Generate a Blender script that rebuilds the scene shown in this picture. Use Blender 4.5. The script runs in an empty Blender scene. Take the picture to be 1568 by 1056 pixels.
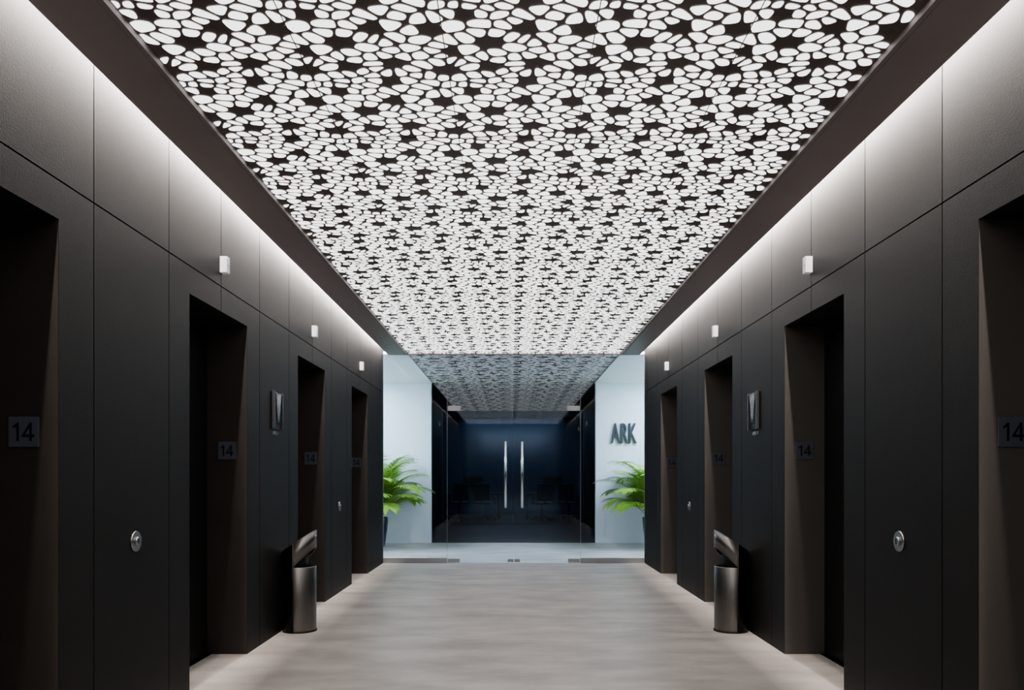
import bpy, bmesh, math, random
from mathutils import Vector, Matrix
random.seed(7)
scene = bpy.context.scene
scene.view_settings.view_transform = 'AgX'
scene.view_settings.look = 'AgX - Medium High Contrast'
scene.view_settings.exposure = 0.0

W = 1.82; CH = 2.92; SOF = 2.90; TOP = 3.06; YB = -4.0; YG = 11.15; YX = 14.56; YE = 20.9
P0 = 3.433; PW = 0.751; ZJ = 2.375; ZO = 2.22; DEP = 0.27
CAMX = -0.026

# ---------------------------------------------------------------- materials
def mat(name, col, rough=0.5, metal=0.0, emit=None, es=0.0, spec=0.5):
    m = bpy.data.materials.new(name); m.use_nodes = True
    b = m.node_tree.nodes['Principled BSDF']
    b.inputs['Base Color'].default_value = (*col, 1)
    b.inputs['Roughness'].default_value = rough
    b.inputs['Metallic'].default_value = metal
    b.inputs['Specular IOR Level'].default_value = spec
    if emit:
        b.inputs['Emission Color'].default_value = (*emit, 1)
        b.inputs['Emission Strength'].default_value = es
    return m

def noise_mat(name, c1, c2, scale=(1, 1, 1), nscale=5, rough=(0.4, 0.55), bump=0.0, bscale=200, metal=0.0, spec=0.5, detail=6):
    m = mat(name, c1, rough[0], metal, spec=spec)
    nt = m.node_tree; N = nt.nodes; L = nt.links; b = N['Principled BSDF']
    tc = N.new('ShaderNodeTexCoord'); mp = N.new('ShaderNodeMapping'); mp.inputs['Scale'].default_value = scale
    L.new(tc.outputs['Object'], mp.inputs['Vector'])
    nz = N.new('ShaderNodeTexNoise'); nz.inputs['Scale'].default_value = nscale; nz.inputs['Detail'].default_value = detail
    nz.inputs['Roughness'].default_value = 0.6
    L.new(mp.outputs[0], nz.inputs['Vector'])
    cr = N.new('ShaderNodeValToRGB'); cr.color_ramp.elements[0].position = 0.3; cr.color_ramp.elements[1].position = 0.7
    cr.color_ramp.elements[0].color = (*c1, 1); cr.color_ramp.elements[1].color = (*c2, 1)
    L.new(nz.outputs['Fac'], cr.inputs['Fac']); L.new(cr.outputs['Color'], b.inputs['Base Color'])
    mr = N.new('ShaderNodeMapRange'); mr.inputs['To Min'].default_value = rough[0]; mr.inputs['To Max'].default_value = rough[1]
    L.new(nz.outputs['Fac'], mr.inputs['Value']); L.new(mr.outputs[0], b.inputs['Roughness'])
    if bump > 0:
        n2 = N.new('ShaderNodeTexNoise'); n2.inputs['Scale'].default_value = bscale; n2.inputs['Detail'].default_value = 3
        L.new(tc.outputs['Object'], n2.inputs['Vector'])
        bp = N.new('ShaderNodeBump'); bp.inputs['Strength'].default_value = bump; bp.inputs['Distance'].default_value = 0.002
        L.new(n2.outputs['Fac'], bp.inputs['Height']); L.new(bp.outputs[0], b.inputs['Normal'])
    return m

M_wall = noise_mat('dark_panel', (0.0165, 0.0155, 0.0152), (0.020, 0.0187, 0.0182), (1, 1, 1), 3, (0.54, 0.62), 0.3, 140, spec=0.22)
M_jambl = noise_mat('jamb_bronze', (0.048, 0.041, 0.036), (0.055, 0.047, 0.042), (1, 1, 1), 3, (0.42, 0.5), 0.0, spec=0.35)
M_jambr = noise_mat('jamb_bronze_lit', (0.11, 0.099, 0.091), (0.12, 0.108, 0.10), (1, 1, 1), 3, (0.42, 0.5), 0.0, spec=0.35)  # right jambs' brighter lit look is put into the base colour
M_door = noise_mat('elevator_leaf', (0.010, 0.010, 0.010), (0.014, 0.013, 0.013), (1, 1, 0.3), 4, (0.35, 0.45), 0.0, spec=0.3)
M_floor = noise_mat('stone_floor', (0.47, 0.42, 0.385), (0.76, 0.69, 0.64), (0.8, 1.8, 1), 1.9, (0.32, 0.48), 0.04, 60, detail=12)
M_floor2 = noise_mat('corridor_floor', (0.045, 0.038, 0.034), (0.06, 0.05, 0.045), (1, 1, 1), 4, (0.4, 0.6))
M_soffit = noise_mat('soffit_brown', (0.31, 0.275, 0.275), (0.33, 0.295, 0.295), (1, 1, 1), 3, (0.5, 0.6))
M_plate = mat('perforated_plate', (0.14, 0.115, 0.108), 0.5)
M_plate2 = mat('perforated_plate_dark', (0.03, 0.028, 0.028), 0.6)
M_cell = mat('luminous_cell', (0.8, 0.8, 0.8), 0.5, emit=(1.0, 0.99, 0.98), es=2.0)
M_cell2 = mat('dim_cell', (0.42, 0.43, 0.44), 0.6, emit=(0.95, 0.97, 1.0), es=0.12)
M_white = noise_mat('white_wall', (0.76, 0.77, 0.80), (0.80, 0.81, 0.84), (1, 1, 1), 2, (0.5, 0.6))
M_steel = noise_mat('brushed_steel', (0.21, 0.20, 0.194), (0.27, 0.26, 0.25), (60, 60, 1), 5, (0.36, 0.44), metal=1.0)
M_gun = noise_mat('gunmetal', (0.03, 0.029, 0.028), (0.045, 0.043, 0.04), (60, 60, 1), 5, (0.3, 0.4), metal=1.0)
M_chrome = mat('polished_metal', (0.68, 0.68, 0.69), 0.2, 1.0)
M_disc = mat('disc_metal', (0.42, 0.42, 0.42), 0.3, 1.0)
M_satin = mat('satin_metal', (0.5, 0.5, 0.5), 0.35, 0.8)
M_letter = mat('letter_metal', (0.055, 0.058, 0.065), 0.4, 0.4)
M_black = mat('black_liner', (0.012, 0.012, 0.012), 0.6)
M_sign = mat('sign_plate', (0.13, 0.14, 0.175), 0.35, 0.2)
M_signtxt = mat('sign_text', (0.008, 0.009, 0.012), 0.4)
M_lantern = mat('lantern_white', (0.65, 0.65, 0.65), 0.4, emit=(1, 1, 1), es=0.12)
M_pot = mat('pot_dark', (0.02, 0.03, 0.045), 0.3)
M_soil = noise_mat('soil', (0.03, 0.02, 0.015), (0.06, 0.045, 0.03), nscale=40, rough=(0.8, 0.9))
M_leaf = noise_mat('palm_leaf', (0.15, 0.33, 0.035), (0.46, 0.64, 0.09), nscale=9, rough=(0.35, 0.5))
M_stem = mat('palm_stem', (0.26, 0.36, 0.06), 0.5)
M_dk = mat('office_dark', (0.022, 0.03, 0.042), 0.6)
M_office = mat('office_blue', (0.05, 0.072, 0.10), 0.6)
M_panel = mat('fill_panel', (0.8, 0.85, 0.9), 0.5, emit=(0.64, 0.81, 1.0), es=19.0)  # glow of the added fill panels in the cross hall

def glass_mat(name, tint, refl=1.0, rough=0.0):
    m = bpy.data.materials.new(name); m.use_nodes = True
    nt = m.node_tree; N = nt.nodes; L = nt.links
    for n in list(N): N.remove(n)
    out = N.new('ShaderNodeOutputMaterial'); mx = N.new('ShaderNodeMixShader')
    tr = N.new('ShaderNodeBsdfTransparent'); tr.inputs[0].default_value = (*tint, 1)
    gl = N.new('ShaderNodeBsdfGlossy'); gl.inputs['Roughness'].default_value = rough; gl.inputs['Color'].default_value = (0.85, 0.93, 1.0, 1)
    fr = N.new('ShaderNodeFresnel'); fr.inputs[0].default_value = 1.5
    mu = N.new('ShaderNodeMath'); mu.operation = 'MULTIPLY'; mu.inputs[1].default_value = refl
    L.new(fr.outputs[0], mu.inputs[0]); L.new(mu.outputs[0], mx.inputs[0])
    L.new(tr.outputs[0], mx.inputs[1]); L.new(gl.outputs[0], mx.inputs[2]); L.new(mx.outputs[0], out.inputs[0])
    return m
M_glass = glass_mat('clear_glass', (0.94, 0.965, 0.99), 0.6)
M_edge = mat('glass_edge', (0.35, 0.42, 0.48), 0.2)
M_dglass = glass_mat('dark_glass', (0.6, 0.68, 0.78), 2.0, 0.12)

# ---------------------------------------------------------------- helpers
def link(ob, parent=None):
    scene.collection.objects.link(ob)
    if parent: ob.parent = parent
    return ob
def empty(name, loc=(0, 0, 0)):
    e = bpy.data.objects.new(name, None); e.location = loc; e.empty_display_size = 0.1
    return link(e)
def bm_box(bm, x0, x1, y0, y1, z0, z1, mi=0):
    vs = [bm.verts.new(p) for p in [(x0,y0,z0),(x1,y0,z0),(x1,y1,z0),(x0,y1,z0),(x0,y0,z1),(x1,y0,z1),(x1,y1,z1),(x0,y1,z1)]]
    for f in [(0,3,2,1),(4,5,6,7),(0,1,5,4),(1,2,6,5),(2,3,7,6),(3,0,4,7)]:
        fc = bm.faces.new([vs[i] for i in f]); fc.material_index = mi
def finish(bm, name, mats, parent=None, loc=(0,0,0), smooth=False, bevel=0):
    me = bpy.data.meshes.new(name); bmesh.ops.recalc_face_normals(bm, faces=bm.faces[:]); bm.to_mesh(me); bm.free()
    for m in (mats if isinstance(mats, (list, tuple)) else [mats]): me.materials.append(m)
    if smooth:
        for p in me.polygons: p.use_smooth = True
    ob = bpy.data.objects.new(name, me); ob.location = loc
    link(ob, parent)
    if bevel:
        md = ob.modifiers.new('bevel', 'BEVEL'); md.width = bevel; md.segments = 2; md.limit_method = 'ANGLE'
    return ob
def boxes(name, lst, mats, parent=None, loc=(0,0,0), bevel=0):
    bm = bmesh.new()
    for b in lst: bm_box(bm, *b)
    return finish(bm, name, mats, parent, loc, bevel=bevel)
def bm_prism_y(bm, poly, y0, y1, mi=0):
    a = [bm.verts.new((x, y0, z)) for x, z in poly]; b = [bm.verts.new((x, y1, z)) for x, z in poly]
    n = len(poly)
    bm.faces.new(a).material_index = mi; bm.faces.new(b[::-1]).material_index = mi
    for i in range(n):
        j = (i+1) % n; bm.faces.new([a[i], b[i], b[j], a[j]]).material_index = mi
def bm_cyl(bm, p0, p1, r0, r1=None, seg=24, mi=0, cap=True):
    r1 = r0 if r1 is None else r1
    p0 = Vector(p0); p1 = Vector(p1); d = (p1 - p0).normalized()
    q = d.to_track_quat('Z', 'Y')
    a = []; b = []
    for i in range(seg):
        t = 2*math.pi*i/seg; v = Vector((math.cos(t), math.sin(t), 0))
        a.append(bm.verts.new(p0 + q @ (v*r0))); b.append(bm.verts.new(p1 + q @ (v*r1)))
    for i in range(seg):
        j = (i+1) % seg
        f = bm.faces.new([a[i], a[j], b[j], b[i]]); f.material_index = mi; f.smooth = True
    if cap:
        f = bm.faces.new(a[::-1]); f.material_index = mi
        f = bm.faces.new(b); f.material_index = mi
def text(name, body, size, ext, m, parent, loc, rot, sx=1.0):
    cu = bpy.data.curves.new(name, 'FONT'); cu.body = body; cu.size = size; cu.extrude = ext
    cu.align_x = 'CENTER'; cu.align_y = 'CENTER'; cu.materials.append(m)
    ob = bpy.data.objects.new(name, cu); ob.location = loc; ob.rotation_euler = rot; ob.scale = (sx, 1, 1)
    return link(ob, parent)

# ---------------------------------------------------------------- floor
boxes('floor', [(-3.6, 3.6, YB-0.1, YX, -0.1, 0)], M_floor)
boxes('floor_corridor', [(-3.6, 3.6, YX, 25.1, -0.1, 0)], M_floor2)

# ---------------------------------------------------------------- side walls with elevator openings
OPEN = []
for n in (-4, -1, 2, 5, 8):
    c = P0 + PW*n
    OPEN.append((c-0.485, c+0.485))
G = 0.0035
def wall(side, name):
    lst = []
    js = [P0+PW*n for n in range(-10, 11) if YB < P0+PW*n < YG-0.02]
    ys = [YB] + js + [YG]
    for a, b in zip(ys[:-1], ys[1:]):
        a2, b2 = a+G, b-G
        if b2 - a2 < 0.01: continue
        segs = [(a2, b2, 0.0, ZJ-G)]
        for (o0, o1) in OPEN:
            ns = []
            for (s0, s1, z0, z1) in segs:
                if s1 <= o0 or s0 >= o1 or z0 > 0.01:
                    ns.append((s0, s1, z0, z1)); continue
                if s0 < o0: ns.append((s0, o0, z0, z1))
                if s1 > o1: ns.append((o1, s1, z0, z1))
                ns.append((max(s0, o0), min(s1, o1), ZO, z1))
            segs = ns
        segs.append((a2, b2, ZJ+G, TOP))
        for (s0, s1, z0, z1) in segs:
            if side < 0: lst.append((-W-DEP, -W, s0, s1, z0, z1))
            else: lst.append((W, W+DEP, s0, s1, z0, z1))
    if side < 0: lst.append((-W-DEP-0.15, -W-DEP-0.04, YB, YG, 0, TOP))
    else: lst.append((W+DEP+0.04, W+DEP+0.15, YB, YG, 0, TOP))
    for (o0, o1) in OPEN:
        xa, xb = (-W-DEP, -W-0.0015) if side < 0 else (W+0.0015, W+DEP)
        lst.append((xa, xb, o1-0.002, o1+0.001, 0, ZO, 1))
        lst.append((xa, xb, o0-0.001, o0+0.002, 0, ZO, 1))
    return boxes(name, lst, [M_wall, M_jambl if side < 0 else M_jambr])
wall(-1, 'wall_left'); wall(1, 'wall_right')
boxes('wall_back', [(-3.6, 3.6, YB-0.1, YB, 0, TOP)], M_wall)

# elevator doors
for (o0, o1) in OPEN:
    for s in (-1, 1):
        e = empty('elevator_door', (s*(W+DEP), (o0+o1)/2, 0))
        h = (o1-o0)/2
        def bx(xa, xb, *r): return (min(s*xa, s*xb), max(s*xa, s*xb)) + r
        boxes('leaf_1', [bx(0.0, 0.035, -h, -0.003, 0.006, ZO)], M_door, e, bevel=0.002)
        boxes('leaf_2', [bx(0.0, 0.035, 0.003, h, 0.006, ZO)], M_door, e, bevel=0.002)
        boxes('sill', [bx(-0.03, 0.035, -h+0.004, h-0.004, 0.0, 0.004)], M_gun, e)
        sg = empty('floor_number_sign', (s*(W+0.135), o1-0.002, 1.378))
        boxes('plate', [(-0.06, 0.06, -0.006, 0, -0.06, 0.06)], M_sign, sg, bevel=0.0015)
        bm = bmesh.new()
        bm_prism_y(bm, [(-0.018, -0.036), (-0.018, 0.036), (-0.024, 0.036), (-0.041, 0.022), (-0.041, 0.013), (-0.027, 0.022), (-0.027, -0.036)], -0.0075, -0.006)
        bm_prism_y(bm, [(0.024, -0.036), (0.033, -0.036), (0.033, 0.036), (0.024, 0.036)], -0.0075, -0.006)
        bm_prism_y(bm, [(-0.006, -0.020), (0.044, -0.020), (0.044, -0.011), (-0.006, -0.011)], -0.0076, -0.006)
        bm_prism_y(bm, [(-0.006, -0.015), (0.003, -0.015), (0.029, 0.030), (0.026, 0.036)], -0.0074, -0.006)
        finish(bm, 'digits', M_signtxt, sg)
        ln = empty('elevator_indicator_light', (s*W, (o0+o1)/2, 2.505))
        boxes('housing', [bx(-0.045, 0, -0.026, 0.026, -0.05, 0.05)], M_lantern, ln, bevel=0.003)
        boxes('lens_band', [bx(-0.047, -0.045, -0.02, 0.02, -0.004, 0.004)], M_satin, ln)

# keyed discs
for n in (-2.5, 0.5, 6.5):
    for s in (-1, 1):
        y = P0+PW*n
        bm = bmesh.new()
        bm_cyl(bm, (0, 0, 0), (-s*0.008, 0, 0), 0.050, 0.048, 40)
        bm_cyl(bm, (-s*0.008, 0, 0), (-s*0.018, 0, 0), 0.022, 0.020, 32)
        bm_box(bm, *( (-0.020, -0.018) if s > 0 else (0.018, 0.020)), -0.003, 0.003, -0.012, 0.012, 1)
        finish(bm, 'key_switch', [M_disc, M_black], loc=(s*W, y, 0.893))

# directory signs
for n in (3.5,):
    for s in (-1, 1):
        y = P0+PW*n
        e = empty('directory_sign', (s*W, y, 1.70))
        def bx(xa, xb, *r): return (min(s*xa, s*xb), max(s*xa, s*xb)) + r
        boxes('plate', [bx(-0.008, 0, -0.11, 0.11, -0.14, 0.14)], M_gun, e, bevel=0.002)
        boxes('frame', [bx(-0.03, -0.008, -0.11, -0.098, -0.14, 0.14), bx(-0.03, -0.008, 0.098, 0.11, -0.14, 0.14)], M_chrome, e, bevel=0.001)
        bm = bmesh.new()
        for (ya, yb, za, zb) in [(-0.06, 0.0, 0.13, -0.10), (0.06, 0.0, 0.13, -0.10)]:
            x0, x1 = -s*0.008, -s*0.028
            w = 0.014
            vs = [bm.verts.new(p) for p in [(x0, ya-w, za), (x0, ya+w, za), (x0, yb+w, zb), (x0, yb-w, zb), (x1, ya-w, za), (x1, ya+w, za), (x1, yb+w, zb), (x1, yb-w, zb)]]
            for f in [(0,1,2,3),(4,5,6,7),(0,1,5,4),(1,2,6,5),(2,3,7,6),(3,0,4,7)]: bm.faces.new([vs[i] for i in f])
        finish(bm, 'emblem', M_chrome, e)
        text('caption', 'LEVEL 14', 0.038, 0.001, M_satin, e, (-s*0.0025, 0, -0.17), (math.pi/2, 0, -s*math.pi/2))

# ---------------------------------------------------------------- soffits, ceiling
XI = 1.478; XO = 1.752
for s, nm in ((-1, 'trim_1'), (1, 'trim_2')):
    def bx(xa, xb, *r): return (min(s*xa, s*xb), max(s*xa, s*xb)) + r
    boxes(nm, [bx(XI, XO, YB, YG, SOF, SOF+0.07), bx(XI, XI+0.012, YB, YG, SOF-0.008, SOF), bx(XI+0.03, XI+0.034, YB, YG, SOF-0.002, SOF)], M_soffit)

TW = 2*XI/5
AN = 1.28
def tile_cells(w, h0, npts, seed):
    rnd = random.Random(seed)
    h = h0*AN
    pts = []; tries = 0
    rmin = 0.58*math.sqrt(w*h/npts)
    while len(pts) < npts and tries < 30000:
        tries += 1
        p = (rnd.random()*w, rnd.random()*h)
        ok = True
        rr = rmin*(1.45 if rnd.random() < 0.35 else 1.0)
        for q in pts:
            dx = abs(p[0]-q[0]); dx = min(dx, w-dx); dy = abs(p[1]-q[1]); dy = min(dy, h-dy)
            if dx*dx+dy*dy < rr*rr: ok = False; break
        if ok: pts.append(p)
    cells = []
    allp = [(x+i*w, y+j*h) for (x, y) in pts for i in (-1, 0, 1) for j in (-1, 0, 1)]
    for idx, (px, py) in enumerate(pts):
        poly = [(px-.3, py-.3), (px+.3, py-.3), (px+.3, py+.3), (px-.3, py+.3)]
        gap = 0.0054
        for (qx, qy) in allp:
            dx, dy = qx-px, qy-py; d = math.hypot(dx, dy)
            if d < 1e-6 or d > 0.4: continue
            nx, ny = dx/d, dy/d; lim = d/2-gap*(1+0.45*abs(ny))
            out = []
            for k in range(len(poly)):
                a = poly[k]; b = poly[(k+1) % len(poly)]
                da = (a[0]-px)*nx+(a[1]-py)*ny-lim; db = (b[0]-px)*nx+(b[1]-py)*ny-lim
                if da <= 0: out.append(a)
                if (da < 0 < db) or (db < 0 < da):
                    t = da/(da-db); out.append((a[0]+(b[0]-a[0])*t, a[1]+(b[1]-a[1])*t))
            poly = out
            if len(poly) < 3: break
        if len(poly) < 3: continue
        ar = 0
        for k in range(len(poly)):
            a = poly[k]; b = poly[(k+1) % len(poly)]; ar += a[0]*b[1]-a[1]*b[0]
        q = []
        for p in poly:
            if not q or math.hypot(p[0]-q[-1][0], p[1]-q[-1][1]) > 0.011: q.append(p)
        if len(q) > 3 and math.hypot(q[0][0]-q[-1][0], q[0][1]-q[-1][1]) < 0.011: q.pop()
        poly = q
        if len(poly) < 3: continue
        for it, r in ((0, 0.22), (1, 0.25)):
            out = []
            for k in range(len(poly)):
                a = poly[k]; b = poly[(k+1) % len(poly)]
                out.append((a[0]*(1-r)+b[0]*r, a[1]*(1-r)+b[1]*r)); out.append((a[0]*r+b[0]*(1-r), a[1]*r+b[1]*(1-r)))
            poly = out
        cells.append(((px, py), [(x, y/AN) for x, y in poly], abs(ar)/2))
    removed = []
    order = sorted(range(len(cells)), key=lambda i: -cells[i][2]*rnd.uniform(0.8, 1.2))
    for i in order:
        if len(removed) >= 9: break
        p = cells[i][0]; ok = True
        for j in removed:
            q = cells[j][0]
            dx = abs(p[0]-q[0]); dx = min(dx, w-dx); dy = abs(p[1]-q[1]); dy = min(dy, h-dy)
            if math.hypot(dx, dy) < 0.17: ok = False; break
        if ok: removed.append(i)
    return [c[1] for i, c in enumerate(cells) if i not in removed]
TL = TW
CELLS = tile_cells(TW, TL, 76, 5)
def ceiling_field(name, m, y0, y1, z=CH, ncol=5):
    bm = bmesh.new()
    sc = 5/ncol
    y = y0
    while y < y1-1e-6:
        for c in range(ncol):
            x0 = -XI + c*TW*sc
            for poly in CELLS:
                ps = [(max(-XI+0.004, min(XI-0.004, x0+px*sc)), min(max(y+py*sc, y0+.004), y1-0.004)) for (px, py) in poly]
                xs = [p[0] for p in ps]; yy = [p[1] for p in ps]
                if max(xs)-min(xs) < 0.008 or max(yy)-min(yy) < 0.008: continue
                vs = [bm.verts.new((px, py, z-0.002)) for (px, py) in ps]
                try: bm.faces.new(vs[::-1])
                except Exception: pass
        y += TL*sc
    me = bpy.data.meshes.new(name); bm.to_mesh(me); bm.free(); me.materials.append(m)
    return me
ce = empty('ceiling', (0, 0, 0))
boxes('perforated_plate', [(-XI, XI, YB, YG, CH, CH+0.03)], M_plate, ce)
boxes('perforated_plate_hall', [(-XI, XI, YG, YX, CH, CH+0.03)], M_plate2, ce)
ny = int((YG-YB)/TL)
f1 = bpy.data.objects.new('luminous_cells', ceiling_field('luminous_cells', M_cell, YG-ny*TL, YG)); link(f1, ce)
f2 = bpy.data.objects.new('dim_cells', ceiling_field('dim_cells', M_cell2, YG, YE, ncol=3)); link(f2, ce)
seams = []
for c in range(1, 5): seams.append((-XI+c*TW-0.0018, -XI+c*TW+0.0018, YB, YG, CH-0.0035, CH-0.0021))
y = YG-TL*2
while y > YB:
    seams.append((-XI, XI, y-0.0018, y+0.0018, CH-0.0035, CH-0.0021)); y -= TL*2
boxes('panel_seams', seams, M_plate, ce)
boxes('slab', [(-3.6, 3.6, YB-0.1, 25.1, TOP, TOP+0.08)], M_soffit, ce)
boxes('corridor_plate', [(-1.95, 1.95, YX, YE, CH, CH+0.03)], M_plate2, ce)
boxes('side_soffit', [(-3.6, -XI, YG+0.02, YX, SOF, CH+0.03), (XI, 3.6, YG+0.02, YX, SOF, CH+0.03)], M_white, ce)

# cove lights
for s in (-1, 1):
    ld = bpy.data.lights.new('cove_light', 'AREA'); ld.shape = 'RECTANGLE'
    ld.size = 0.02; ld.size_y = YG-YB-0.1; ld.energy = 330; ld.color = (1.0, 0.92, 0.865)
    lo = bpy.data.objects.new('cove_light', ld); link(lo)
    lo.location = (s*1.755, (YG+YB)/2, 3.03)
    d = Vector((s*0.3, 0, -1)).normalized()
    z = -d; yv = Vector((0, 1, 0)); x = yv.cross(z)
    lo.rotation_euler = Matrix((x, yv, z)).transposed().to_euler()

# ---------------------------------------------------------------- glass partition and doors
DW = 0.925; DH = 2.21; T = 0.006
bot = 0.07
for s, nm in ((-1, 'glass_pane_1'), (1, 'glass_pane_2')):
    def bx(xa, xb, *r): return (min(s*xa, s*xb), max(s*xa, s*xb)) + r
    e = empty(nm, (0, YG, 0))  # fixed side pane of the glass partition
    boxes('pane', [bx(DW+0.006, W-0.005, -T, T, bot, CH-0.02)], M_glass, e)
    boxes('edge', [bx(DW+0.002, DW+0.006, -T-0.001, T+0.001, 0, CH-0.02)], M_edge, e)
    boxes('base_rail', [bx(DW+0.006, W, -0.02, 0.02, 0, bot)], M_satin, e, bevel=0.002)
e = empty('glass_pane_3', (0, YG, 0))  # fixed panes above the doors, part of the glass partition
boxes('transom_panes', [(-DW, -0.003, -T, T, DH+0.006, CH-0.02), (0.003, DW, -T, T, DH+0.006, CH-0.02)], M_glass, e)
boxes('edges', [(-DW, DW, -T-0.001, T+0.001, DH+.001, DH+0.005), (-0.0015, 0.0015, -T, T, DH+.005, CH-.02)], M_edge, e)
boxes('trim_3', [(-W, W, YG-0.02, YG+0.02, CH-0.02, CH-0.004)], M_soffit)
gd = empty('door_1', (0, YG, 0))
for s in (-1, 1):
    def bx(xa, xb, *r): return (min(s*xa, s*xb), max(s*xa, s*xb)) + r
    boxes('leaf', [bx(0.004, DW-0.004, -T, T, 0.012, DH-0.004)], M_glass, gd)
    boxes('patch_top', [bx(DW-0.18, DW-0.004, -0.015, 0.015, DH-0.09, DH-0.02)], M_satin, gd, bevel=0.002)
    boxes('patch_bottom', [bx(DW-0.17, DW-0.004, -0.015, 0.015, 0.008, 0.06)], M_satin, gd, bevel=0.002)
    boxes('lock', [bx(0.006, 0.085, -0.016, 0.016, 0.012, 0.055)], M_satin, gd, bevel=0.002)
    bm = bmesh.new()
    hx = s*0.115
    for yy in (-0.06, 0.06):
        bm_cyl(bm, (hx, yy, 0.77), (hx, yy, 1.69), 0.017, seg=20)
    for zz in (0.87, 1.59):
        bm_cyl(bm, (hx, -0.06, zz), (hx, 0.06, zz), 0.009, seg=12)
    finish(bm, 'pull_handle', M_chrome, gd)

# ---------------------------------------------------------------- cross hall
PX = 1.50
boxes('wall_hall_left', [(-3.6, -PX, YX, YX+0.15, 0, TOP)], M_white)
boxes('wall_hall_right', [(PX, 3.6, YX, YX+0.15, 0, TOP)], M_white)
boxes('wall_end_left', [(-3.7, -3.6, YG, YX+0.15, 0, TOP)], M_white)
boxes('wall_end_right', [(3.6, 3.7, YG, YX+0.15, 0, TOP)], M_white)
boxes('wall_front_left', [(-3.6, -W-DEP-0.15, YG-0.15, YG, 0, TOP), (-W-DEP-0.15, -W, YG, YG+0.01, 0, TOP)], M_white)
boxes('wall_front_right', [(W+DEP+0.15, 3.6, YG-0.15, YG, 0, TOP), (W, W+DEP+0.15, YG, YG+0.01, 0, TOP)], M_white)
for s in (-1, 1):
    e = boxes('hall_fill_panel', [(-0.45, 0.45, -1.1, 1.1, -0.02, 0)], M_panel, loc=(s*2.95, 12.95, SOF))  # added glowing panels, set outside the camera's view to light the hall
# back corridor
boxes('wall_corridor_left', [(-1.95, -1.85, YX+0.15, YE, 0, CH)], M_wall)
boxes('wall_corridor_right', [(1.85, 1.95, YX+0.15, YE, 0, CH)], M_wall)
boxes('glass_pane_4', [(-1.84, -0.005, YE, YE+0.012, 0.0, CH), (0.005, 1.84, YE, YE+0.012, 0.0, CH)], M_dglass)  # glass end wall of the back corridor
boxes('wall_office', [(-3.6, 3.6, 25.0, 25.1, 0, TOP), (-3.7, -3.6, YE, 25.1, 0, TOP), (3.6, 3.7, YE, 25.1, 0, TOP), (-3.6, -1.85, YE, YE+0.1, 0, TOP), (1.85, 3.6, YE, YE+0.1, 0, TOP)], M_office)
ld = bpy.data.lights.new('office_fill', 'AREA'); ld.size = 3; ld.energy = 55; ld.color = (0.62, 0.79, 1.0)  # added light without a fixture, brightens the room behind the dark glass
lo = bpy.data.objects.new('office_fill', ld); lo.location = (0, 23.9, 3.0); link(lo)

def office_chair(x, y, rot):
    e = empty('office_chair', (x, y, 0)); e.rotation_euler = (0, 0, rot)
    boxes('seat', [(-0.24, 0.24, -0.24, 0.24, 0.44, 0.51)], M_dk, e, bevel=0.03)
    boxes('backrest', [(-0.22, 0.22, 0.22, 0.27, 0.55, 1.02)], M_dk, e, bevel=0.02)
    bm = bmesh.new()
    bm_cyl(bm, (0, 0, 0.09), (0, 0, 0.45), 0.03, seg=12)
    for k in range(5):
        t = k*2*math.pi/5
        bm_cyl(bm, (0, 0, 0.1), (0.27*math.cos(t), 0.27*math.sin(t), 0.07), 0.018, seg=8)
        bm_cyl(bm, (0.27*math.cos(t)-0.015, 0.27*math.sin(t), 0.032), (0.27*math.cos(t)+0.015, 0.27*math.sin(t), 0.032), 0.032, seg=12)
    for s in (-1, 1):
        bm_box(bm, s*0.26-0.02, s*0.26+0.02, -0.12, 0.16, 0.66, 0.69)
        bm_box(bm, s*0.26-0.012, s*0.26+0.012, -0.02, 0.03, 0.46, 0.66)
    bm_box(bm, -0.03, 0.03, 0.2, 0.25, 0.46, 0.6)
    finish(bm, 'frame', M_dk, e)
for x in (-1.15, 1.15):
    e = empty('office_desk', (x, 22.9, 0))
    boxes('top', [(-0.8, 0.8, -0.38, 0.38, 0.71, 0.74)], M_dk, e)
    boxes('legs', [(-0.78, -0.72, -0.36, 0.36, 0, 0.71), (0.72, 0.78, -0.36, 0.36, 0, 0.71)], M_dk, e)
    boxes('monitor', [(-0.28, 0.28, 0.1, 0.13, 0.86, 1.2), (-0.03, 0.03, 0.1, 0.14, 0.755, 0.9), (-0.12, 0.12, 0.03, 0.2, 0.74, 0.755)], M_dk, e)
    office_chair(x-0.35, 22.1, math.pi+0.3); office_chair(x+0.4, 22.15, math.pi-0.4)

# hall lettering
sg = empty('wall_lettering', (2.03+CAMX, YX, 1.97))
t = text('letters', 'ARK', 0.50, 0.02, M_letter, sg, (0, -0.03, 0), (math.pi/2, 0, 0), 0.44)
t.data.offset = 0.012; t.data.space_character = 1.12

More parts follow.
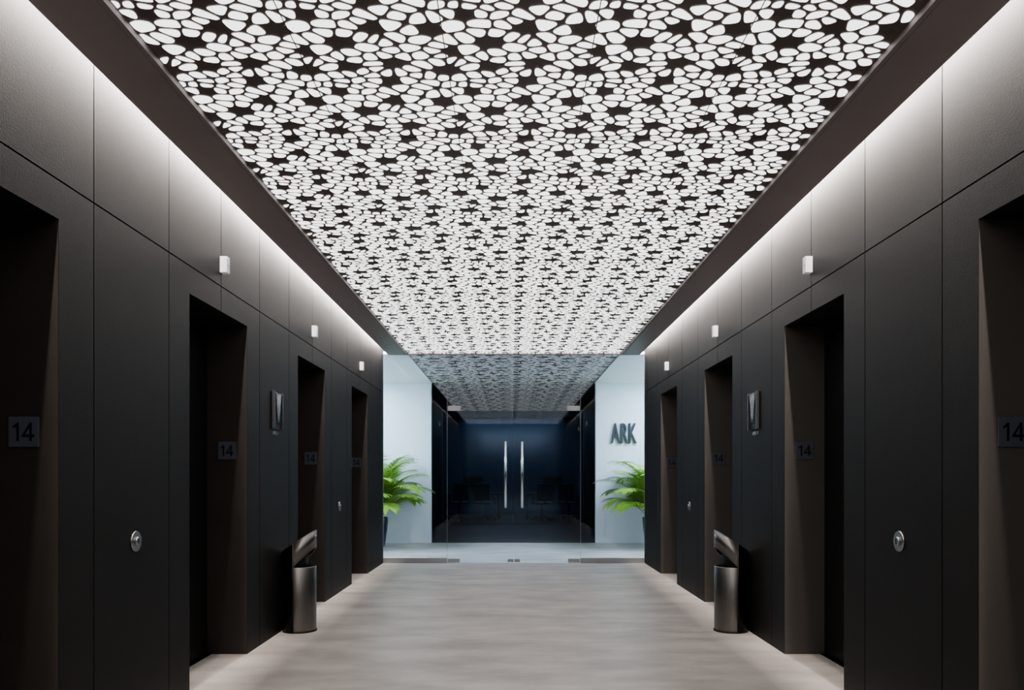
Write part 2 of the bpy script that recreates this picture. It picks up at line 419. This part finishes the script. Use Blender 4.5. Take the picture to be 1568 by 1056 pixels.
# ---------------------------------------------------------------- litter bins
def bin_(x, y, s):   # s = direction of corridor centre along x
    e = empty('litter_bin', (x, y, 0))
    R = 0.130; n = 72
    def zb(u): return 0.507 + max(0.0, (u+0.13))*0.128
    def zt(u): return 0.615 + (u+1)/2*0.17
    A0 = math.acos(-0.13)
    def ringv(bm, r, zf, angs):
        return [bm.verts.new((s*r*math.cos(a), r*math.sin(a), zf(math.cos(a)))) for a in angs]
    def bridge(bm, a, b, closed=True):
        N_ = len(a)
        for i in range(N_ if closed else N_-1):
            j = (i+1) % N_; f = bm.faces.new([a[i], a[j], b[j], b[i]]); f.smooth = True
    full = [2*math.pi*i/n for i in range(n)]
    bm = bmesh.new()
    rs = [ringv(bm, r, zf, full) for r, zf in ((R-0.006, lambda u: 0.0), (R-0.003, lambda u: 0.008), (R-0.003, lambda u: 0.5), (R-0.006, lambda u: 0.504), (R-0.014, lambda u: 0.504), (R-0.014, lambda u: 0.44))]
    for p, q in zip(rs[:-1], rs[1:]): bridge(bm, p, q)
    bm.faces.new(rs[0][::-1]); bm.faces.new(rs[-1])
    finish(bm, 'body', M_steel, e)
    front = [-A0 + 2*A0*i/48 for i in range(49)]
    bm = bmesh.new()
    rs = [ringv(bm, r, zf, front) for r, zf in ((R-0.006, zt), (R-0.006, zb), (R, zb), (R, zt))]
    for p, q in zip(rs, rs[1:]+rs[:1]): bridge(bm, p, q, False)
    finish(bm, 'hood', M_steel, e)
    bm = bmesh.new()
    l0 = ringv(bm, R-0.001, lambda u: zt(u)-0.006, full); l1 = ringv(bm, R+0.001, lambda u: zt(u)-0.003, full); l2 = ringv(bm, R-0.002, lambda u: zt(u)+0.002, full)
    bridge(bm, l0, l1); bridge(bm, l1, l2); bm.faces.new(l0[::-1]); bm.faces.new(l2)
    finish(bm, 'lid', M_steel, e)
    back = [A0 + (2*math.pi-2*A0)*i/40 for i in range(41)]
    bm = bmesh.new()
    rs = [ringv(bm, r, zf, back) for r, zf in ((R-0.0005, zt), (R-0.0005, lambda u: 0.0), (R+0.003, lambda u: 0.0), (R+0.003, zt))]
    for p, q in zip(rs, rs[1:]+rs[:1]): bridge(bm, p, q, False)
    for k in (0, -1): bm.faces.new([r[k] for r in rs])
    finish(bm, 'back_shell', M_gun, e)
    bm = bmesh.new(); bm_cyl(bm, (0, 0, 0.0), (0, 0, 0.010), R+0.003, seg=64); finish(bm, 'foot_ring', M_black, e)
    bm = bmesh.new(); bm_cyl(bm, (-s*0.02, 0, 0.441), (-s*0.02, 0, 0.60), R-0.045, seg=40); finish(bm, 'liner', M_black, e)
bin_(-1.684, 6.25, 1); bin_(1.684, 6.25, -1)

# ---------------------------------------------------------------- palms
def palm(x, y, seed, name='potted_palm'):
    rnd = random.Random(seed)
    e = empty(name, (x, y, 0))
    bm = bmesh.new(); n = 40
    prof = [(0.13, 0.0), (0.15, 0.02), (0.19, 0.3), (0.205, 0.5), (0.195, 0.51), (0.18, 0.49), (0.175, 0.45)]
    rings = []
    for r, z in prof:
        rings.append([bm.verts.new((r*math.cos(2*math.pi*i/n), r*math.sin(2*math.pi*i/n), z)) for i in range(n)])
    for a, b in zip(rings[:-1], rings[1:]):
        for i in range(n):
            j = (i+1) % n; f = bm.faces.new([a[i], a[j], b[j], b[i]]); f.smooth = True
    bm.faces.new(rings[0][::-1]); f = bm.faces.new(rings[-1]); f.material_index = 1
    finish(bm, 'pot', [M_pot, M_soil], e)
    bm = bmesh.new()
    NF = 34
    for k in range(NF):
        az = k*2.39996 + rnd.uniform(-.2, .2)
        q = k/NF
        elev = math.radians(87 - 46*q + rnd.uniform(-5, 5)); Lf = rnd.uniform(1.2, 1.5)*(1-0.28*q)
        base = Vector((0.05*math.cos(az), 0.05*math.sin(az), 0.46))
        pts = []; p = base.copy(); ns = 22; st = Lf/ns
        droop = rnd.uniform(1.1, 1.9)
        for i in range(ns+1):
            pts.append(p.copy())
            th2 = elev - droop*(i/ns)**1.9
            d = Vector((math.cos(az)*math.cos(th2), math.sin(az)*math.cos(th2), math.sin(th2)))
            p = p + d*st
            if p.y + y > YX-0.03: p.y = YX-0.03-y
        for i in range(ns):
            r = 0.008*(1-i/ns)+0.0018
            bm_cyl(bm, pts[i], pts[i+1], r, r*0.95, seg=5, mi=1, cap=False)
        side0 = Vector((-math.sin(az), math.cos(az), 0))
        for i in range(7, ns+1):
            t = i/ns
            d = (pts[i]-pts[i-1]).normalized() if (pts[i]-pts[i-1]).length > 1e-5 else Vector((0, 0, -1))
            up = side0.cross(d).normalized()
            if up.z < 0: up = -up
            for half in (0, 0.5):
                pb = pts[i-1].lerp(pts[i], half)
                ll = 0.36*math.sin(math.pi*min(1, 0.12+0.74*t))**0.8 * rnd.uniform(.85, 1.1)
                for s in (-1, 1):
                    ldv = (d*0.85 + side0*s*0.8 + up*0.25).normalized()
                    wv = (d - ldv*d.dot(ldv)).normalized()*0.013
                    nseg = 4; prev = None; c = pb.copy(); dirv = ldv.copy()
                    for m_ in range(nseg+1):
                        ww = [0.4, 1.0, 0.9, 0.6, 0.05][m_]
                        a = c - wv*ww; b = c + wv*ww
                        for v in (a, b):
                            if v.y + y > YX-0.01: v.y = YX-0.01-y
                        va, vb = bm.verts.new(a), bm.verts.new(b)
                        if prev:
                            f = bm.faces.new([prev[0], prev[1], vb, va]); f.smooth = True
                        prev = (va, vb)
                        dirv = (dirv + Vector((0, 0, -0.2))).normalized(); c = c + dirv*ll/nseg
    for k in range(6):
        a = k*1.05
        bm_cyl(bm, (0.04*math.cos(a), 0.04*math.sin(a), 0.44), (0.07*math.cos(a), 0.07*math.sin(a), 0.85), 0.013, 0.008, seg=8, mi=1)
    me_ob = bpy.data.meshes.new('fronds'); bm.to_mesh(me_ob); bm.free()
    me_ob.materials.append(M_leaf); me_ob.materials.append(M_stem)
    o = bpy.data.objects.new('fronds', me_ob); link(o, e)
palm(-2.36, 13.75, 3); palm(2.42, 13.75, 5)

# ---------------------------------------------------------------- world + camera
w = bpy.data.worlds.new('World'); scene.world = w; w.use_nodes = True
w.node_tree.nodes['Background'].inputs[0].default_value = (0.02, 0.022, 0.025, 1)
w.node_tree.nodes['Background'].inputs[1].default_value = 1.0
cd = bpy.data.cameras.new('Camera'); cd.sensor_width = 36; cd.lens = 1250/1600*36; cd.shift_y = (745-539)/1600
cd.clip_start = 0.05; cd.clip_end = 100
cam = bpy.data.objects.new('Camera', cd); cam.location = (CAMX, 0, 1.2); cam.rotation_euler = (math.pi/2, 0, 0)
link(cam); scene.camera = cam
